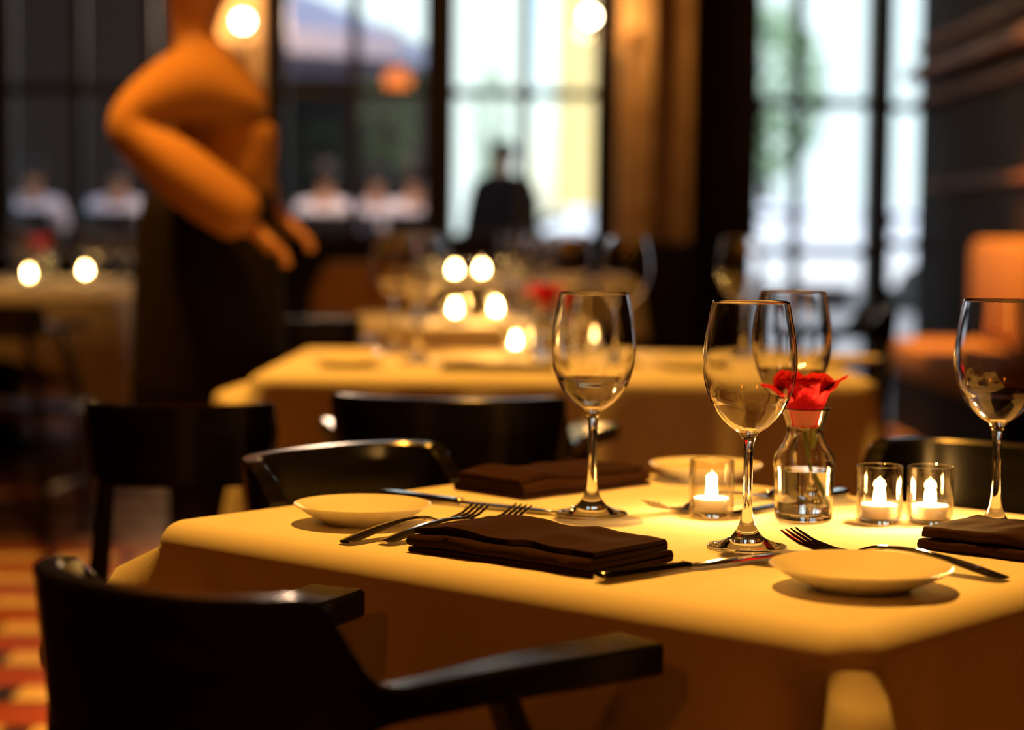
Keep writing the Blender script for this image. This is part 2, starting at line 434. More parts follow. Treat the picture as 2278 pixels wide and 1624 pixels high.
# second table
table(.105, 4.24, math.radians(-1), .60, .44, 'white tablecloth on the second table, draped over chair backs', seed=5, rip=.014, drop=.22, nfold=18, corner=.06,
      bulge=[(-.60, -.20, .13, .09, .55), (.60, .1, .2, .06, .5), (-.12, -.44, .18, .0, .45)])
table(-.13, 6.25, math.radians(2), .37, .45, 'white tablecloth on the third table, behind the stemmed glasses', seed=8, rip=.012, drop=.2, nfold=16, n=180)
table(-2.35, 9.15, 0, .82, 1.35, 'white tablecloth on the long table behind the waiter', seed=9, rip=.014, drop=.2, nfold=22, n=180,
      bulge=[(.82, -1.2, .3, .05, -.9)])
table(-.08, 11.0, 0, .75, .45, 'white tablecloth on the farthest table, below the middle window', seed=11, rip=.012, drop=.2, n=160)

# ------------------------------------------------------------------ chairs
def crest_bm(arms=True):
    st = [(0, -.414, .800, .112, .020), (.045, -.410, .800, .112, .020), (.082, -.398, .800, .112, .020), (.106, -.378, .800, .112, .020),
          (.119, -.352, .798, .108, .020), (.119, -.337, .786, .092, .021), (.120, -.318, .760, .062, .022), (.122, -.300, .740, .038, .022),
          (.125, -.282, .731, .025, .023), (.131, -.235, .730, .024, .028), (.143, -.165, .730, .024, .042), (.160, -.095, .730, .024, .052), (.172, -.048, .731, .024, .054)]
    if not arms: st = st[:7]
    full = [(-x, y, z, h, w_) for x, y, z, h, w_ in st[:0:-1]] + st
    full = smoothprof(full, 4)
    secs = []
    for i, (x, y, z, h, w_) in enumerate(full):
        p = Vector((full[max(i - 1, 0)][0], full[max(i - 1, 0)][1])); q = Vector((full[min(i + 1, len(full) - 1)][0], full[min(i + 1, len(full) - 1)][1]))
        t = (q - p).normalized(); nrm = Vector((t.y, -t.x))      # outward
        lean = max(0, (h - .03)) * .14
        c = .003
        sec = []
        hw = w_ / 2
        inward = 0 if w_ < .024 else -(w_ - .022) / 2          # wide armrest grows inward
        for ox, oz in ((-hw, c - h), (-hw + c, -h), (hw - c, -h), (hw, c - h), (hw, -c), (hw - c, 0), (-hw + c, 0), (-hw, -c)):
            k = (oz + h) / h
            o_ = ox + inward + lean * (k - 1)
            sec.append((x + nrm.x * o_, y + nrm.y * o_, z + oz))
        secs.append(sec)
    return loft(secs)
def make_chair(loc, rz, label, group, arms=True):
    e = empty('dining_armchair' if arms else 'dining_chair', loc, label, 'chair', rz, group)
    finish('crest_rail', crest_bm(arms), 'lacquer', e, angle=30)
    bm = bmesh.new(); box(bm, (-.19, -.36, .43), (.19, -.03, .465), .012); finish('seat', bm, 'lacquer', e)
    for s in (-1, 1):
        finish('leg', tube([(s * .15, -.40, 0), (s * .12, -.35, .45), (s * .095, -.375, .70)], [.013, .018, .012], 10), 'lacquer', e)
        finish('leg', tube([(s * .175, -.05, 0), (s * .165, -.08, .45)] + ([(s * .140, -.185, .712)] if arms else [(s * .164, -.081, .455)]), [.013, .017, .012], 10), 'lacquer', e)
        finish('stretcher', tube([(s * .158, -.41, .2), (s * .171, -.06, .2)], .009, 8), 'lacquer', e)
    return e
CG = 'black wooden chairs with curved top rails'
chZ = 0
# chair 1 (near-left side of the nearest table): local +y = b, local +x = -a
F0 = P(1884, 1402); A0 = P(440, 1181) - F0; A0.z = 0; A0.normalize(); B0 = Vector((A0.y, -A0.x, 0))
def T0(s, t): return Vector((F0.x + A0.x * s + B0.x * t, F0.y + A0.y * s + B0.y * t, 0))
RZ0 = math.atan2(-A0.y, -A0.x)
c1 = T0(.305, 0)
chair0 = make_chair(c1, RZ0, 'black armchair nearest the camera, cut by the bottom edge of the picture', CG)
ang2 = RZ0 - PI / 2           # faces -a
c2 = make_chair(T0(.462, .335), ang2, 'black chair on the left side of the nearest table, beyond the small plate', CG, arms=False)
c2.scale = (1.16, 1, .984)
dup(c2, T1(.37, LB - .14, 0), RZ1 + PI, 'black chair on the far right side of the nearest table, behind the candles', CG)
dup(chair0, (-.062, 3.19, 0), math.radians(-4), 'black armchair tucked under the front of the second table', CG, scale=(1.28, 1.1, 1))
dup(c2, (-.475, 3.09, 0), math.radians(4), 'black chair below the lifted cloth corner at the left of the second table', CG, scale=(1.0, 1, .99))
dup(chair0, (-.58, 5.65, 0), math.radians(5), 'black armchair with its back to us before the third table', CG, scale=(1.2, 1, .99))
dup(chair0, (-1.62, 6.75, 0), math.radians(-2), 'black armchair in front of the long table by the left windows', CG, scale=(1.2, 1.1, .97))
dup(chair0, (.78, 6.3, 0), math.radians(95), 'black armchair at the right end of the third table', CG)

# ------------------------------------------------------------------ tableware
def wineglass(loc, label, group, scale=1, n=56):
    e = empty('wine_glass', loc, label, 'wine glass', 0, group, scale)
    foot = smoothprof([(.0355, .0012), (.0350, .0028), (.026, .0048), (.0150, .0100), (.0085, .0185), (.0052, .030), (.0040, .045), (.0040, .070), (.0044, .088), (.0062, .098), (.0095, .1035)], 5)
    bm = lathe([(0, .0004), (.034, .0)] + foot + [(.0080, .1065), (.0040, .1050), (0, .1046)], n)
    finish('stem_and_foot', bm, 'glass', e, angle=60)
    outer = smoothprof([(.0095, .1035), (.0190, .1100), (.0305, .1235), (.0385, .1420), (.0417, .1620), (.0405, .1830), (.0372, .2030), (.0340, .2195)], 6)
    inner = [(max(r - .0008, .0), z + (.0012 if z < .13 else .0002)) for r, z in outer][::-1]
    finish('bowl', lathe(outer + [(.0336, .2199)] + inner, n), 'glass', e, angle=80)
    return e
WG = 'stemmed wine glasses on the nearest table'
g0 = wineglass(P(1661, 1219), 'empty wine glass in sharp focus before the rose, tip of a knife at its foot', WG)
dup(g0, P(1316, 1145), 0, 'empty wine glass standing alone left of the candles, beyond the brown napkin', WG)
dup(g0, P(1756, 1106), 0, 'empty wine glass behind the rose vase', WG)
dup(g0, P(2213, 1184), 0, 'empty wine glass cut by the right edge of the picture', WG)
def flutes(u, v, label, scale=1.22, z=.75):
    return dup(g0, P(u, v, z), 0, label, 'large wine glasses on the second table', scale=scale)
flutes(877, 786, 'blurred tall wine glass leftmost on the second table')
flutes(931, 808, 'blurred tall wine glass with a column of glints in its stem, second table')
flutes(1390, 812, 'blurred large wine glass behind the rim of the lone empty glass, second table')
flutes(1262, 790, 'blurred wine glass above the blurred red rose, second table')
flutes(1646, 800, 'blurred wine glass above the sharp glass, before the French door')
ORD = ['first', 'second', 'third', 'fourth', 'fifth', 'sixth', 'seventh']
for i, (u, d) in enumerate([(925, 6.0), (962, 6.3), (1140, 6.5), (1168, 6.1), (1200, 6.4)]):
    c = Q(u, 700, d); dup(g0, (c.x, c.y, .75), 0, 'blurred wine glass on the third table, %s of five from its left end' % ORD[i], 'wine glasses on the third table', scale=1.15)
for i, (u, d) in enumerate([(30, 9.9), (60, 9.0), (120, 9.2), (180, 9.9), (220, 8.8), (265, 9.4), (300, 9.0)]):
    c = Q(u, 640, d); dup(g0, (c.x, c.y, .75), 0, 'dim wine glass on the long table behind the waiter, %s of seven from the left' % ORD[i], 'wine glasses on the long table', scale=1.15)
for i, (u, d) in enumerate([(930, 10.8), (962, 11.1), (1128, 10.8), (1165, 11.1), (1200, 10.8)]):
    c = Q(u, 620, d); dup(g0, (c.x, c.y, .75), 0, 'dim wine glass on the farthest table, %s of five from the left' % ORD[i], 'wine glasses on the farthest table', scale=1.15)

def flame_bm():
    return lathe(smoothprof([(0, 0), (.0046, .0016), (.0058, .0050), (.0044, .0095), (.0020, .0150), (.0008, .0190), (0, .0225)], 3), 14)
def candle(loc, label, group, power=.5, sc=1.0):
    v = empty('votive_candle_holder', loc, label, 'candle holder', 0, group, sc)
    R, Hh = .0222, .056
    finish('glass_cup', lathe([(R - .003, .0002), (R, .003), (R, Hh), (R - .0012, Hh + .0008), (R - .0022, Hh), (R - .0022, .006), (0, .005)], 48), 'votive', v, angle=50)
    finish('glass_base', lathe([(0, .0003), (R - .004, .0003), (R - .003, .0015), (R - .0028, .0045), (0, .0045)], 40), 'glass', v, angle=50)
    return v
def tealight(loc, label, group, power=.5, sc=1.0):
    e = empty('tealight_candle', (loc[0], loc[1], loc[2] + .0062 * sc), label, 'candle', 0, group, sc)
    finish('metal_cup', lathe([(0, 0), (.0164, 0), (.0172, .0125), (.0166, .0125), (.0158, .001), (0, .001)], 40), 'wax', e, angle=50)
    finish('wax', lathe([(.0, .0012), (.0156, .0012), (.0164, .0108), (.0100, .0104), (0, .0098)], 40), 'wax', e, angle=50)
    finish('wick', tube([(0, 0, .0099), (.0004, 0, .0150)], .0006, 6), 'wick', e)
    f = finish('flame', flame_bm(), 'flame', e, loc=(0, 0, .0135))
    return e
VG = 'clear glass votive holders on the nearest table'; TG = 'lit tealights on the nearest table'
v1 = P(1582, 1149); v2 = P(1955, 1164); v3 = P(2068, 1166)
vh0 = candle(v1, 'clear glass votive holder behind the sharp wine glass stem', VG)
tl0 = tealight(v1, 'lit tealight in the votive holder left of the rose vase', TG)
dup(vh0, v2, .4, 'clear glass votive holder right of the rose vase', VG)
dup(tl0, (v2.x, v2.y, v2.z + .0062), .4, 'lit tealight in the votive holder right of the rose vase', TG)
dup(vh0, v3, .9, 'clear glass votive holder rightmost of three, toward the cut-off glass', VG)
dup(tl0, (v3.x, v3.y, v3.z + .0062), .9, 'lit tealight rightmost of the three on the nearest table', TG)
for v, p in ((v1, 1), (v2, 1), (v3, 1)):
    lamp('POINT', 'candle_light', v + Vector((0, 0, .033)), 1.3, CAND, shadow_soft_size=.006)
def farcandle(c, lab, grp, sc=1.25, pw=1.0):
    dup(vh0, c, 0, 'glass votive holder ' + lab, grp + ' holders', scale=sc)
    dup(tl0, (c[0], c[1], c[2] + .0062 * sc), 0, 'lit tealight glowing ' + lab, grp, scale=sc)
    lamp('POINT', 'candle_light', Vector(c) + Vector((0, 0, .036 * sc)), pw, CAND, shadow_soft_size=.008)
def onTable(u, d): c = Q(u, 700, d); return Vector((c.x, c.y, .75))
farcandle(P(1146, 793), 'beside the blurred rose on the second table', 'tealights on the second table')
farcandle(P(1322, 783), 'seen through the lone empty glass on the second table', 'tealights on the second table')
farcandle(onTable(1012, 5.95), 'at left in front on the third table', 'tealights on the third table', 1.6, 3.0)
farcandle(onTable(1103, 6.05), 'at right in front on the third table', 'tealights on the third table', 1.6, 3.0)
farcandle(onTable(1011, 10.9), 'at left on the farthest table', 'tealights on the farthest table', 2.0, 3.0)
farcandle(onTable(1071, 11.2), 'at right on the farthest table', 'tealights on the farthest table', 2.0, 3.0)
farcandle(onTable(64, 9.3), 'at the left edge on the long table', 'tealights on the long table', 1.8, 1.6)
farcandle(onTable(190, 10.1), 'in the middle of the long table', 'tealights on the long table', 1.8, 1.6)

# vase, rose
def vase(loc, label, group=None, scale=1):
    e = empty('glass_vase', loc, label, 'vase', 0, group, scale)
    prof = smoothprof([(.0275, .003), (.0283, .010), (.0284, .030), (.0292, .048), (.0302, .056), (.0285, .064), (.0222, .074), (.0180, .084), (.0178, .092), (.0205, .101), (.0240, .110)], 5)
    inner = [(r - .0018, max(z, .0085)) for r, z in prof if z > .004][::-1]
    finish('glass_body', lathe([(0, .0003), (.0255, .0003)] + prof + [(.0232, .1108)] + inner + [(0, .0075)], 64), 'glass', e, angle=70)
    wl = .050
    wp = [(r - .00183, z) for r, z in prof if .010 < z < wl]
    finish('water', lathe([(0, .0076), (.0240, .0086)] + wp + [(wp[-1][0], wl), (0, wl - .0003)], 56), 'water', e, angle=60)
    return e
def petal(bm, th, r_base, r_top, z0, z1, width, curl, k, tip=.0):
    N, Kk = 17, 13; g = []
    for j in range(Kk):
        t = j / (Kk - 1); row = []
        rr = r_base + (r_top - r_base) * (t ** 1.25) + curl * max(0, t - .62) ** 2 * 7
        z = z0 + (z1 - z0) * t - curl * max(0, t - .8) ** 2 * 9
        wdt = width * (.62 + .38 * math.sin(PI * (.1 + .55 * t)))
        for i in range(N):
            s = i / (N - 1) * 2 - 1
            a = th + s * wdt
            top = max(0, t - .5) * 2
            zz = z - (z1 - z0) * (.20 * abs(s) ** 3) * top + tip * t ** 3 * (1 - abs(s)) ** 2
            rad = rr * (1 - .10 * abs(s) ** 2) + (.0011 * math.sin(5 * s + 3 * k) + .0007 * math.sin(13 * s + k)) * top
            row.append(bm.verts.new((rad * math.cos(a), rad * math.sin(a), zz + .0009 * math.sin(11 * s + 2 * k) * top)))
        g.append(row)
    for j in range(Kk - 1):
        for i in range(N - 1): bm.faces.new((g[j][i], g[j][i + 1], g[j + 1][i + 1], g[j + 1][i]))
def solidify(o, t):
    s = o.modifiers.new('thickness', 'SOLIDIFY'); s.thickness = t; s.offset = 0
def rose(loc, label, group=None, scale=1):
    e = empty('red_rose', loc, label, 'flower', 0, group, scale)
    # petals from heart outwards; z is measured from the vase foot
    rings = [(3, .003, .0055, .100, .138, 1.1, .000), (4, .006, .0105, .098, .1405, .95, .001), (5, .008, .0165, .096, .1415, .85, .002), (5, .011, .0215, .095, .140, .80, .003)]
    k = 0
    for n_, rb, rt, z0, z1, wd, cu in rings:
        for i in range(n_):
            bm = bmesh.new(); petal(bm, 2 * PI * i / n_ + k * .7, rb, rt, z0, z1, wd, cu, k); k += 1
            o = finish('petal', bm, 'rose', e, angle=180); solidify(o, .0006)
    for th, rt, z1, cu, tip in [(-1.05, .0275, .1395, .004, .001), (-2.25, .0275, .1375, .004, .001), (-.15, .0285, .1425, .011, .004), (3.1, .0290, .1370, .014, .000), (.95, .027, .1425, .004, .002), (2.1, .027, .1440, .004, .002)]:
        bm = bmesh.new(); petal(bm, th, .0125, rt, .092, z1, .95, cu, k, tip); k += 1
        o = finish('petal', bm, 'rose', e, angle=180); solidify(o, .0007)
    finish('calyx', lathe([(0, .088), (.0035, .0885), (.0085, .094), (.0118, .098), (.009, .099), (0, .098)], 16), 'leaf', e)
    finish('stem', tube(smoothprof([(-.001, 0, .090), (.002, -.002, .070), (.006, -.003, .050), (.013, -.004, .032), (.020, -.002, .013)], 4), .0019, 10), 'green', e)
    bm = bmesh.new()
    pts = [(0, 0), (.3, .7), (.6, .85), (1, 0)]
    secs = [[Vector((.006 + .0035 * math.cos(a) * math.sin(PI * (.12 + .8 * t)), -.009 - .001 * math.sin(a), .092 - .022 * t)) for a in [2 * PI * q / 8 for q in range(8)]] for t in [i / 8 for i in range(9)]]
    loft(secs, bm); finish('leaf', bm, 'leaf', e)
    return e
vb = P(1787, 1158)
vs0 = vase(vb, 'small clear glass vase half full of water holding the sharp red rose')
rs0 = rose(vb, 'bright red rose in the small vase behind the sharp wine glass')
def farvase(c, lab, sc):
    dup(vs0, c, .5, 'blurred glass vase ' + lab, None, scale=sc); dup(rs0, c, .9, 'blurred red rose ' + lab, None, scale=sc)
farvase(P(1211, 800), 'on the second table', 1.15)
farvase(onTable(92, 9.6), 'on the long table behind the waiter', 1.6)

# plates
def plate(loc, r, label, group):
    e = empty('bread_plate', loc, label, 'plate', 0, group, r / .07)
    o = [(0, .0022), (.030, .0022), (.034, .0006), (.037, .0006), (.040, .0030), (.052, .0080), (.062, .0135), (.0685, .0175), (.0700, .0190)]
    i = [(.0694, .0197), (.0680, .0192), (.061, .0157), (.051, .0108), (.040, .0064), (.030, .0052), (0, .0050)]
    bm = lathe(smoothprof(o, 3) + smoothprof(i, 3), 72)
    finish('dish', bm, 'porcelain', e, angle=50)
    return e
PG = 'small white bread plates on the nearest table'
def dish(loc, r, label, group):
    bm = lathe(smoothprof([(0, .0022), (.030, .0022), (.034, .0006), (.037, .0006), (.040, .0030), (.052, .0080), (.062, .0135), (.0685, .0175), (.0700, .0190)], 3)
               + smoothprof([(.0694, .0197), (.0680, .0192), (.061, .0157), (.051, .0108), (.040, .0064), (.030, .0052), (0, .0050)], 3), 72)
    o = finish('bread_plate', bm, 'porcelain', None, angle=50, loc=loc); o.scale = (r / .07, r / .07, 1 if r > .065 else .95)
    return tag(o, label, 'plate', group)
dish(P(806, 1164), .0655, 'small white plate at the left end of the nearest table', PG)
dish(P(1915, 1309), .0725, 'small white plate in front, nearest the table corner', PG)
dish(P(1570, 1067), .064, 'small white plate behind the left tealight, at the far corner', PG)
dish(onTable(775, 4.05), .075, 'blurred white plate at the left end of the second table', 'plates on the second table')
dish(onTable(1530, 4.1), .075, 'blurred white plate right of the lone empty glass, second table', 'plates on the second table')
dish(onTable(1885, 4.25), .075, 'blurred white plate at the right end of the second table', 'plates on the second table')

# napkins: one cloth folded back and forth
def napkin_bm(L=.215, W=.108, t=.0040, seed=0, layers=4, gap=.0012):
    prof = []
    # centre line of a serpentine fold in (y, z); y from near edge to far edge
    z = t / 2 + .0004
    line = []
    ystep = 14
    for k in range(layers):
        y0, y1 = (0 + .004 * (k // 2), W - .003 * k) if k % 2 == 0 else (W - .003 * (k - 1), .004 * (k // 2))
        for i in range(ystep + 1):
            line.append((y0 + (y1 - y0) * i / ystep, z))
        if k < layers - 1:
            h = t + gap
            sgn = 1 if k % 2 == 0 else -1
            for a in (PI * .2, PI * .5, PI * .8):
                line.append((y1 + sgn * math.sin(a) * h / 2, z + h / 2 * (1 - math.cos(a))))
            z += h
    a_, b_ = [], []
    for i, p in enumerate(line):
        q0 = Vector(line[max(i - 1, 0)]); q1 = Vector(line[min(i + 1, len(line) - 1)]); d = (q1 - q0).normalized(); n_ = Vector((-d.y, d.x)) * t / 2
        a_.append(Vector(p) + n_); b_.append(Vector(p) - n_)
    sec = a_ + b_[::-1]
    NX = 40; secs = []
    for i in range(NX + 1):
        x = (i / NX - .5); s = []
        for p in sec:
            lay = p.y / (layers * (t + gap))
            ex = 1 - .035 * lay + .01 * math.sin(40 * lay)
            zz = p.y + lay ** 1.5 * (.0055 * math.exp(-((x + .28) / .14) ** 2) + .0022 * math.exp(-((x - .12) / .09) ** 2) + .0012 * noise.noise((x * 9, p.x * 30, seed)))
            yy = p.x + lay * (.003 * math.sin(x * 7 + seed) + .004) + .0010 * math.sin(x * 23 + 5 * lay)
            ed = 1 - .0 * lay
            s.append((x * L * ex, yy - W / 2, max(zz, .0003)))
        secs.append(s)
    return loft(secs)
def napkin(c, rz, label, group=None, **kw):
    o = finish('folded_napkin', napkin_bm(**kw), 'napkin', None, angle=60, loc=c); o.rotation_euler = (0, 0, rz)
    return tag(o, label, 'napkin', group)
NG = 'folded dark brown napkins'
pa, pb, pcn = P(900, 1228), P(1312, 1288), P(1492, 1245)
ex = (pb - pa).normalized(); rzn = math.atan2(ex.y, ex.x); ey = Vector((-ex.y, ex.x, 0))
nc = (pa + pb) / 2 + ey * .060
napkin(Vector((nc.x, nc.y, .75)), rzn, 'folded dark brown napkin in sharp focus at the front edge of the nearest table', NG, L=(pb - pa).length * 1.0, W=.112, seed=1)
qa, qb = P(1000, 1116), P(1440, 1072)
nc2 = (P(1105, 1118) + P(1440, 1078)) / 2 + Vector((-.02, .045, 0))
e2 = P(1440, 1078) - P(1080, 1122)
napkin(Vector((nc2.x, nc2.y, .75)), math.atan2(e2.y, e2.x) , 'folded dark brown napkin on the far side, left of the lone empty glass stem', NG, L=.20, W=.10, seed=4)
p3 = P(2262, 1232); napkin(Vector((p3.x + .03, p3.y, .75)), math.atan2(A.y, A.x), 'folded dark napkin at the right edge of the picture, under the cut-off glass', NG, L=.20, W=.11, seed=6)
p4 = onTable(1110, 4.02); napkin(p4, .03, 'blurred dark napkin lying flat along the front of the second table', NG, L=.23, W=.10, layers=2, seed=8)

# cutlery: profile (x along, half width, z, half thickness)
def strip(bm, st, yoff=0):
    secs = []
    for x, hw, z, ht in st:
        secs.append([(x, yoff - hw, z), (x, yoff - hw * .6, z + ht), (x, yoff + hw * .6, z + ht), (x, yoff + hw, z), (x, yoff + hw * .6, z - ht * .8), (x, yoff - hw * .6, z - ht * .8)])
    return loft(secs, bm)
def fork(loc, rz, label, group):
    e = empty('dinner_fork', loc, label, 'fork', rz, group)
    bm = bmesh.new()
    st = smoothprof([(0, .0065, .0030, .0012), (.010, .0100, .0040, .0014), (.045, .0085, .0100, .0016), (.080, .0050, .0135, .0018), (.110, .0030, .0125, .0020), (.125, .0032, .0090, .0019), (.136, .0090, .0050, .0013), (.148, .0118, .0040, .0011)], 4)
    strip(bm, st)
    finish('handle', bm, 'steel', e, angle=50)
    bm = bmesh.new()
    for k in range(4):
        y = (-1.5 + k) * .0064
        strip(bm, [(.147, .0028, .0040, .0013), (.160, .0021, .0046, .0013), (.180, .0019, .0085, .0013), (.192, .0016, .0135, .0011), (.199, .0008, .0170, .0006)], y)
    finish('tines', bm, 'steel', e, angle=50)
    return e
def knife(loc, rz, label, group):
    e = empty('dinner_knife', loc, label, 'knife', rz, group)
    bm = bmesh.new()
    st = smoothprof([(0, .0055, .0045, .0030), (.004, .0082, .0050, .0042), (.030, .0082, .0050, .0042), (.075, .0062, .0048, .0036), (.092, .0052, .0046, .0032), (.098, .0064, .0046, .0036), (.102, .0050, .0044, .0026)], 4)
    strip(bm, st); finish('handle', bm, 'steel', e, angle=50)
    bm = bmesh.new()
    st = smoothprof([(.102, .0048, .0040, .0014), (.112, .0085, .0038, .0012), (.150, .0098, .0038, .0011), (.190, .0092, .0036, .0010), (.208, .0060, .0034, .0008), (.216, .0010, .0032, .0004)], 4)
    strip(bm, st); finish('blade', bm, 'steel', e, angle=50)
    return e
def along(p, q): d = q - p; return math.atan2(d.y, d.x)
CG2 = 'polished dinner forks'; KG = 'polished dinner knives'
f0p = P(766, 1213); f0 = fork(f0p, along(f0p, P(1075, 1158)), 'polished fork between the left plate and the napkin, its whole handle showing', CG2)
f1p = P(852, 1214); dup(f0, f1p, along(f1p, P(1160, 1162)), 'polished fork half hidden under the sharp brown napkin', CG2)
k0p = P(1332, 1298); k0 = knife(k0p, along(k0p, P(1738, 1240)), 'polished knife right of the sharp brown napkin, pointing at the wine glass foot', KG)
k1p = P(848, 1108); dup(k0, k1p, along(k1p, P(1172, 1140)), 'polished knife beyond the left plate, beside the far napkin', KG)
f2p = P(2236, 1295); dup(f0, f2p, along(f2p, P(1792, 1229)), 'polished fork behind the front plate, tines toward the sharp wine glass', CG2, scale=1.1)
f4p = P(1700, 1110); dup(f0, f4p, math.atan2(-B.y, -B.x), 'blurred fork at the far corner beside the far plate', CG2)
k2p = P(1880, 1105); dup(k0, k2p, math.atan2(-B.y, -B.x), 'blurred knife behind the rose vase', KG)

# ------------------------------------------------------------------ people
def skinned(name, nodes, edges, m, parent, root=0, sub=2, loc=None):
    me = bpy.data.meshes.new(name); me.from_pydata([n[:3] for n in nodes], edges, [])
    me.materials.append(M[m]); o = bpy.data.objects.new(name, me); COL.objects.link(o); o.parent = parent
    o.modifiers.new('skin', 'SKIN')
    sk = me.skin_vertices[0].data if me.skin_vertices else None
    if sk is None:
        bm = bmesh.new(); bm.from_mesh(me); bm.verts.layers.skin.verify(); bm.to_mesh(me); bm.free(); sk = me.skin_vertices[0].data
    for i, n in enumerate(nodes):
        r = n[3]; sk[i].radius = (r, n[4] if len(n) > 4 else r); sk[i].use_root = (i == root)
    s = o.modifiers.new('subdivision', 'SUBSURF'); s.levels = sub; s.render_levels = sub
    for mod in o.modifiers:
        if mod.type == 'SKIN': mod.use_smooth_shade = True
    return o
def waiter():
    e = empty('person', (-.715, 4.74, 0), 'waiter in ochre shirt and black apron reaching right, head cut by the top edge', 'person')
    # local coordinates; faces +x; right arm is the near one (-y)
    hand = (.195, -.20, 1.005)
    N = [(0.0, 0, .96, .115), (.0, 0, 1.10, .11), (.02, 0, 1.24, .12), (.01, 0, 1.36, .10), (-.03, 0, 1.44, .056), (-.035, 0, 1.50, .055), (-.02, 0, 1.58, .088), (-.015, 0, 1.67, .085),
         (-.03, -.17, 1.375, .058), (-.155, -.225, 1.245, .045), (.01, -.24, 1.11, .036), (.10, -.235, 1.05, .028), (.14, -.23, 1.02, .030, .016),
         (-.0, .17, 1.38, .058), (.05, .24, 1.20, .044), (.10, .16, 1.10, .036), (.14, .08, 1.065, .028), (.165, .06, 1.05, .028, .016),
         (0, -.09, .88, .09), (.0, -.10, .50, .06), (-.01, -.10, .09, .042), (.10, -.11, .04, .036), (0, .09, .88, .09), (.02, .10, .50, .06), (.01, .10, .09, .042), (.12, .11, .04, .036)]
    E = [(0, 1), (1, 2), (2, 3), (3, 4), (4, 5), (5, 6), (6, 7), (3, 8), (8, 9), (9, 10), (10, 11), (11, 12), (3, 13), (13, 14), (14, 15), (15, 16), (16, 17), (0, 18), (18, 19), (19, 20), (20, 21), (0, 22), (22, 23), (23, 24), (24, 25)]
    for hx, hy, hz, ia in ((.14, -.23, 1.02, 12), (.165, .06, 1.05, 17)):
        for k in range(4):
            a = len(N); yo = (-1.5 + k) * .017
            L_ = [.055, .066, .062, .048][k]
            N += [(hx + .035, hy + yo, hz - .022, .0095), (hx + .035 + L_ * .5, hy + yo, hz - .050, .0085), (hx + .035 + L_ * .65, hy + yo, hz - .080, .007)]
            E += [(ia, a), (a, a + 1), (a + 1, a + 2)]
        a = len(N); N += [(hx + .010, hy + .036, hz - .022, .011), (hx + .032, hy + .048, hz - .050, .009)]; E += [(ia, a), (a, a + 1)]
    skinned('body', N, E, 'skin', e)
    S = [(0.03, 0, 1.08, .125, .125), (.03, 0, 1.16, .135, .125), (.04, 0, 1.27, .145, .13), (.02, 0, 1.365, .125, .10), (-.02, 0, 1.425, .066, .066),
         (-.03, -.165, 1.35, .082), (-.10, -.21, 1.30, .070), (-.160, -.23, 1.245, .062), (-.07, -.238, 1.185, .070), (.01, -.24, 1.12, .074), (.10, -.235, 1.06, .070), (.135, -.23, 1.03, .055),
         (-.0, .165, 1.375, .075), (.05, .24, 1.20, .058), (.10, .16, 1.11, .050), (.125, .11, 1.09, .042)]
    SE = [(0, 1), (1, 2), (2, 3), (3, 4), (3, 5), (5, 6), (6, 7), (7, 8), (8, 9), (9, 10), (10, 11), (3, 12), (12, 13), (13, 14), (14, 15)]
    skinned('shirt', S, SE, 'shirt', e)
    Tt = [(0, 0, 1.04, .140, .128), (0, 0, .98, .155, .135), (0, -.09, .86, .105), (0, -.10, .50, .085), (-.01, -.10, .11, .07), (0, .09, .86, .105), (.02, .10, .50, .085), (.01, .10, .11, .07)]
    skinned('trousers', Tt, [(0, 1), (1, 2), (2, 3), (3, 4), (1, 5), (5, 6), (6, 7)], 'black', e)
    secs = []
    for z, rx, ry in [(1.10, .150, .14), (1.05, .158, .150), (.90, .172, .172), (.70, .178, .185), (.48, .182, .19)]:
        secs.append([(rx * math.cos(a) * (1 + .02 * math.sin(7 * a)), ry * math.sin(a), z) for a in [2 * PI * q / 40 for q in range(40)]])
    o = finish('apron', loft(secs, caps=False), 'black', e); solidify(o, .004)
    finish('hair', lathe(smoothprof([(.0, 1.775), (.05, 1.765), (.088, 1.72), (.095, 1.66), (.082, 1.60), (.07, 1.57)], 3), 24, center=(-.035, 0, 0)), 'hair', e)
    for s in (-1, 1):
        bm = newbox((-.06, s * .105 - .04, 0), (.19, s * .105 + .04, .075), .025); finish('shoe', bm, 'black', e)
    return e
waiter()

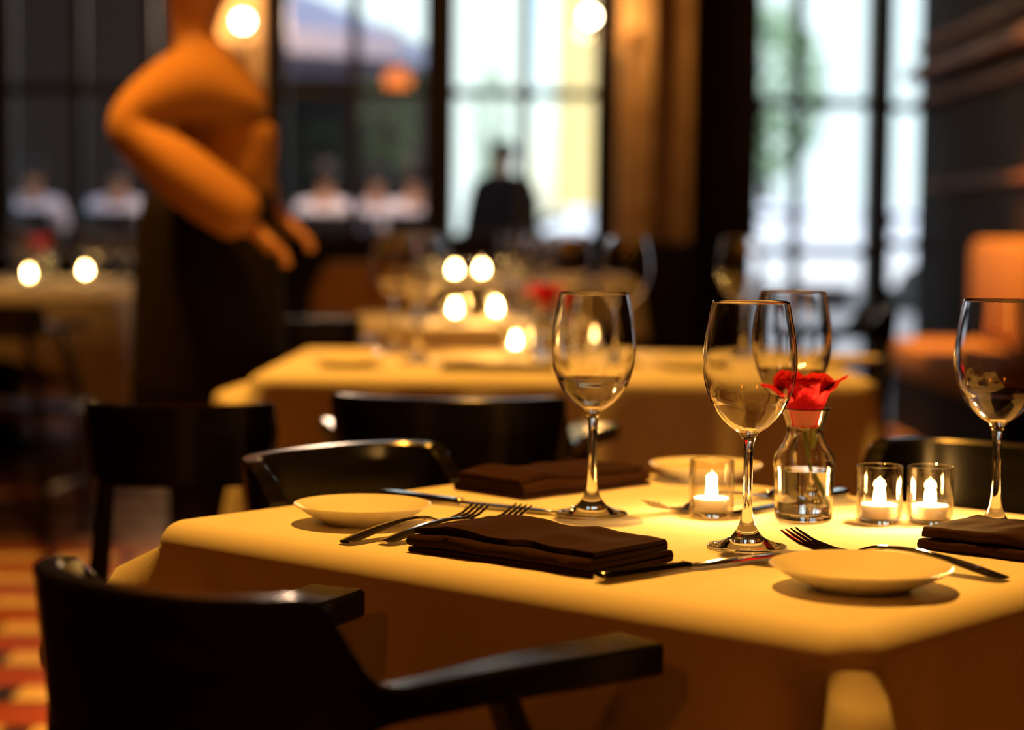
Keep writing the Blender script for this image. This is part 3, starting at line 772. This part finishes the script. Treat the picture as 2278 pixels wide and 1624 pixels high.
def guest(loc, rz, label, shirt, lean=0, standing=False, group=None):
    e = empty('person', loc, label, 'person', rz, group)
    h = .9 if standing else .46
    N = [(0, 0, h, .12), (0, .02, h + .25, .115), (0, .02 + lean * .5, h + .44, .10), (0, .03 + lean, h + .52, .052), (0, .04 + lean, h + .60, .058), (0, .05 + lean, h + .69, .085),
         (-.18, .02 + lean * .5, h + .44, .055), (-.23, .08, h + .22, .042), (-.12, .26, h + .24, .032), (.18, .02 + lean * .5, h + .44, .055), (.23, .08, h + .22, .042), (.12, .26, h + .24, .032)]
    E = [(0, 1), (1, 2), (2, 3), (3, 4), (4, 5), (2, 6), (6, 7), (7, 8), (2, 9), (9, 10), (10, 11)]
    for s in (-1, 1):
        a = len(N)
        if standing: N += [(s * .09, 0, h - .08, .085), (s * .10, 0, .48, .06), (s * .1, 0, .08, .045), (s * .1, .1, .04, .04)]
        else: N += [(s * .1, .05, h, .085), (s * .12, .42, h + .02, .06), (s * .12, .44, .09, .042), (s * .12, .54, .05, .038)]
        E += [(0, a), (a, a + 1), (a + 1, a + 2), (a + 2, a + 3)]
    skinned('body', N, E, 'skin', e, sub=1)
    S = [(0, 0, h + .02, .145), (0, .02, h + .25, .145), (0, .02 + lean * .5, h + .42, .12), (0, .03 + lean, h + .50, .06), (-.18, .02 + lean * .5, h + .43, .075), (-.235, .08, h + .22, .06), (.18, .02 + lean * .5, h + .43, .075), (.235, .08, h + .22, .06)]
    skinned('shirt', S, [(0, 1), (1, 2), (2, 3), (2, 4), (4, 5), (2, 6), (6, 7)], shirt, e, sub=1)
    skinned('trousers', [(0, 0, h, .14)] + [n if len(n) < 4 else (*n[:3], n[3] * 1.25) for n in N[12:15]] + [(*n[:3], n[3] * 1.25) for n in N[16:19]], [(0, 1), (1, 2), (2, 3), (0, 4), (4, 5), (5, 6)], 'black', e, sub=1)
    hc = (0, .045 + lean, h + .70)
    finish('hair', lathe([(0, .105), (.05, .098), (.090, .05), (.096, 0), (.08, -.05)], 20, center=hc), 'hair', e)
    return e
# patio guests beyond the glass
def gx(u, d): return Q(u, 400, d).x
lamp('POINT', 'patio_fill', (-1.35, 14.6, 2.5), 130, (1, .62, .38), shadow_soft_size=.12)  # unseen warm fill added to brighten the guests' heads and shirts
for i, (u, d, lab, sh, st) in enumerate([
        (722, 15.3, 'patio guest in white, back to the glass, second window', 'white', False),
        (838, 15.9, 'patio guest in white, middle of three in the second window', 'white', False),
        (925, 15.2, 'patio guest in white next to the post of the middle window', 'white', False),
        (1118, 17.0, 'dark-clothed person standing outside the middle window', 'black', True),
        (70, 15.3, 'dim patio guest in a white shirt at the far left window', 'white', False),
        (262, 15.35, 'dim patio guest in a white shirt beyond the waiter', 'white', False)]):
    g = guest((gx(u, d), d, -.02 if u == 1 else .27 if not st else .271 if gx(u, d) < -.2 else -.02), 0.12 * (i % 3 - 1), lab, sh, standing=st, lean=.02)
    if st:
        g.scale = (1.15, 1.1, 1.05)
        finish('coat', lathe(smoothprof([(.08, 1.44), (.20, 1.38), (.26, 1.20), (.30, .95), (.38, .60), (.40, .45)], 3), 24), 'black', g)
    if not st:
        c = empty('patio_chair', (gx(u, d), d, .27), 'dark patio chair under ' + lab.replace('with back to the glass, ', 'in the '), 'chair')
        finish('seat', newbox((-.22, -.2, .40), (.22, .24, .44), .01), 'frame', c)
        for sx in (-1, 1):
            for sy in (-.17, .2): finish('leg', tube([(sx * .19, sy, 0), (sx * .19, sy, .41)], .014, 8), 'frame', c)
        finish('backrest', newbox((-.2, -.235, .55), (.2, -.215, .86), .006), 'frame', c)

# ------------------------------------------------------------------ tan seats inside
def armchair(loc, rz, label, w_=.30, top=.93):
    e = empty('upholstered_chair', loc, label, 'chair', rz)
    secs = []
    for z, k in [(.45, 1.0), (.60, 1.03), (.78, .98), (top - .04, .85), (top, .70)]:
        hw = w_ * k
        secs.append([(x * hw, -.22 - .05 * (z - .45) + y, z) for x, y in [(-1, -.03), (-.9, -.05), (.9, -.05), (1, -.03), (1, .03), (.9, .05), (-.9, .05), (-1, .03)]])
    finish('backrest', loft(secs), 'tan', e, angle=60)
    finish('seat', newbox((-w_, -.2, .36), (w_, .28, .47), .03), 'tan', e)
    for sx in (-1, 1):
        for sy in (-.18, .22): finish('leg', tube([(sx * (w_ - .05), sy, 0), (sx * (w_ - .05), sy, .37)], .016, 8), 'lacquer', e)
    return e
c = Q(800, 640, 7.6); armchair((c.x, 7.75, 0), .15, 'tan upholstered chair behind the tallest glasses, left of the candle glow', .21, .90)
bq = empty('banquette', (XR - .36, 9.9, 0), 'tan leather banquette along the right wall, lit from above', 'bench')
finish('backrest', newbox((.16, -1.6, .46), (.33, .86, 1.0), .05), 'tan', bq)
finish('seat', newbox((-.28, -1.6, .30), (.15, .9, .47), .04), 'tan', bq)
finish('base', newbox((-.24, -1.58, 0), (.3, .88, .299)), 'darkwood', bq)

# ------------------------------------------------------------------ outdoors
struct('ground_outside', newbox((-40, WY + .1, -.12), (60, 90, -.02)), 'pave')
def building(name, x0, x1, y, h, m, label, wins=True, dep=6, rows=3, wcol=None):
    e = empty(name, ((x0 + x1) / 2, y, 0), label, 'building')
    X = (x1 - x0) / 2
    finish('wall', newbox((-X, 0, -.02), (X, dep, h)), m, e, smooth=False)
    if wins:
        n_ = max(1, int((x1 - x0) / 2.4))
        for i in range(n_):
            for j in range(rows):
                cx = -X + (i + .5) * 2 * X / n_; cz = 1.2 + j * 3.0
                if cz + 1.6 < h: finish('window', newbox((cx - .5, -.05, cz), (cx + .5, -.001, cz + 1.5)), 'shopglass', e, smooth=False)
    finish('cornice', newbox((-X - .1, -.15, h), (X + .1, dep + .1, h + .2)), m, e, smooth=False)
    return e
building('building', 1.0, 3.6, 42, 11, 'yellow', 'sunlit yellow building behind the right half of the middle window', dep=8)
building('building', -8.5, .2, 50, 14, 'pale', 'pale sunlit building behind the middle window', wins=False)
building('building', 4.2, 30, 46, 12, 'pale', 'pale sunlit building behind the French doors', wins=False, dep=8)
building('building', -24, -9.5, 48, 13, 'yellow', 'yellow building behind the grey umbrella')
# shaded patio: canopy and back wall
struct('path_outside', newbox((-9, WY + .25, -.019), (-.15, 21.4, .27)), 'pave')
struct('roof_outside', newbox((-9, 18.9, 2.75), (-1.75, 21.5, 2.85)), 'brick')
struct('wall_outside.001', newbox((-14, WY - .05, H + .151), (-1.0, WY + .2, 8)), 'brick')  # unseen upper facade, added to keep the sun off the patio
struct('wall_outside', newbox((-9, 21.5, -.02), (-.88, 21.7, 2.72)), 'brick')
struct('wall_outside.002', newbox((-9, 16.3, .271), (-2.44, 16.42, 3.6)), 'brick')  # partition added to block the bright view and keep the left window dark
def umbrella(loc, label):
    e = empty('patio_umbrella', loc, label, 'umbrella')
    bm = bmesh.new(); top = bm.verts.new((0, 0, 2.95)); rim = []; N = 8
    R = 1.45
    for i in range(N): rim.append(bm.verts.new((R * math.cos(2 * PI * i / N + .2), R * math.sin(2 * PI * i / N + .2), 2.36)))
    low = [bm.verts.new((v.co.x, v.co.y, v.co.z - .20)) for v in rim]
    for i in range(N):
        j = (i + 1) % N; bm.faces.new((top, rim[i], rim[j])); bm.faces.new((rim[i], low[i], low[j], rim[j]))
    o = finish('canopy', bm, 'umb', e, smooth=False); solidify(o, .004)
    finish('pole', tube([(0, 0, 0), (0, 0, 2.94)], .025, 10), 'frame', e)
    finish('base', lathe([(0, 0), (.28, 0), (.28, .05), (.04, .09), (0, .09)], 24), 'frame', e)
    for i in range(N):
        a = 2 * PI * i / N + .2
        finish('rib', tube([(0, 0, 2.90), (R * .98 * math.cos(a), R * .98 * math.sin(a), 2.33)], .008, 6), 'frame', e)
umbrella((-2.18, 17.9, .27), 'large grey canvas patio umbrella seen in the second window')
def foliage_tree(loc, hgt, rad, label, seed, trunk=True, nl=1400, m='leafA'):
    rnd = random.Random(seed); e = empty('tree', loc, label, 'tree')
    if trunk: finish('trunk', tube([(0, 0, 0), (.05, 0, hgt * .35), (-.03, 0, hgt * .7)], [.14, .10, .06], 10), 'darkwood', e)
    bm = bmesh.new()
    for i in range(nl):
        d = Vector((rnd.gauss(0, 1), rnd.gauss(0, 1), rnd.gauss(0, 1))).normalized() * rad * rnd.uniform(.45, 1) ** .5
        c = Vector((0, 0, hgt * .72)) + Vector((d.x, d.y, d.z * hgt * .32 / rad)); s = rad * .09
        a = Vector((rnd.uniform(-1, 1), rnd.uniform(-1, 1), rnd.uniform(-1, 1))).normalized(); b_ = a.orthogonal().normalized()
        vs = [bm.verts.new(c + a * s), bm.verts.new(c + b_ * s * .6), bm.verts.new(c - a * s), bm.verts.new(c - b_ * s * .6)]; bm.faces.new(vs)
    finish('crown', bm, m, e, smooth=False)
foliage_tree((gx(1700, 33), 33, -.02), 4.6, 1.0, 'street tree behind the left panes of the French door', 3)
foliage_tree((gx(1092, 34), 34, -.02), 3.7, .35, 'small tree at the left of the middle window', 5)
foliage_tree((gx(862, 20.2), 20.2, .27), 2.7, .34, 'green bush at the back of the shaded patio', 6, m='leafB', nl=500)
foliage_tree((gx(712, 20.5), 20.5, .27), 1.9, .25, 'dim bush behind the white-shirted guests', 8, m='leafB', nl=250)
def car(loc, rz, label, m='carpaint'):
    e = empty('car', loc, label, 'car', rz, 'cars parked in the street')
    side = [(-2.1, .35), (-2.12, .72), (-1.95, .92), (-1.35, 1.0), (-.75, 1.40), (.55, 1.43), (1.15, .98), (1.95, .82), (2.12, .60), (2.1, .32)]
    secs = [[(x * k, y, z if z < 1 else 1 + (z - 1) * kk) for x, z in side] for y, k, kk in [(-.86, .97, .0), (-.80, 1, .6), (-.60, 1, 1), (.60, 1, 1), (.80, 1, .6), (.86, .97, .0)]]
    finish('body', loft(secs), m, e, angle=30)
    bm = bmesh.new(); box(bm, (-1.15, -.81, 1.02), (1.02, .81, 1.30), .08); finish('windows', bm, 'carglass', e)
    for x in (-1.35, 1.35):
        for y in (-.80, .80):
            bm = lathe([(0, -.1), (.28, -.1), (.32, -.06), (.32, .06), (.28, .1), (0, .1)], 24); bmesh.ops.rotate(bm, verts=bm.verts, cent=(0, 0, 0), matrix=Matrix.Rotation(PI / 2, 3, 'X'))
            finish('wheel', bm, 'tyre', e, loc=(x, y, .30))
    return e
cr = car((gx(1800, 27), 27, 0), 0.0, 'white car parked outside the wide French door')
dup(cr, (gx(2050, 29), 29.5, 0), 0.05, 'white car partly seen through the narrow French door', 'cars parked in the street')
dup(cr, (gx(1330, 37.5), 37.5, 0), PI, 'white car outside the middle window, right of the standing person', 'cars parked in the street')
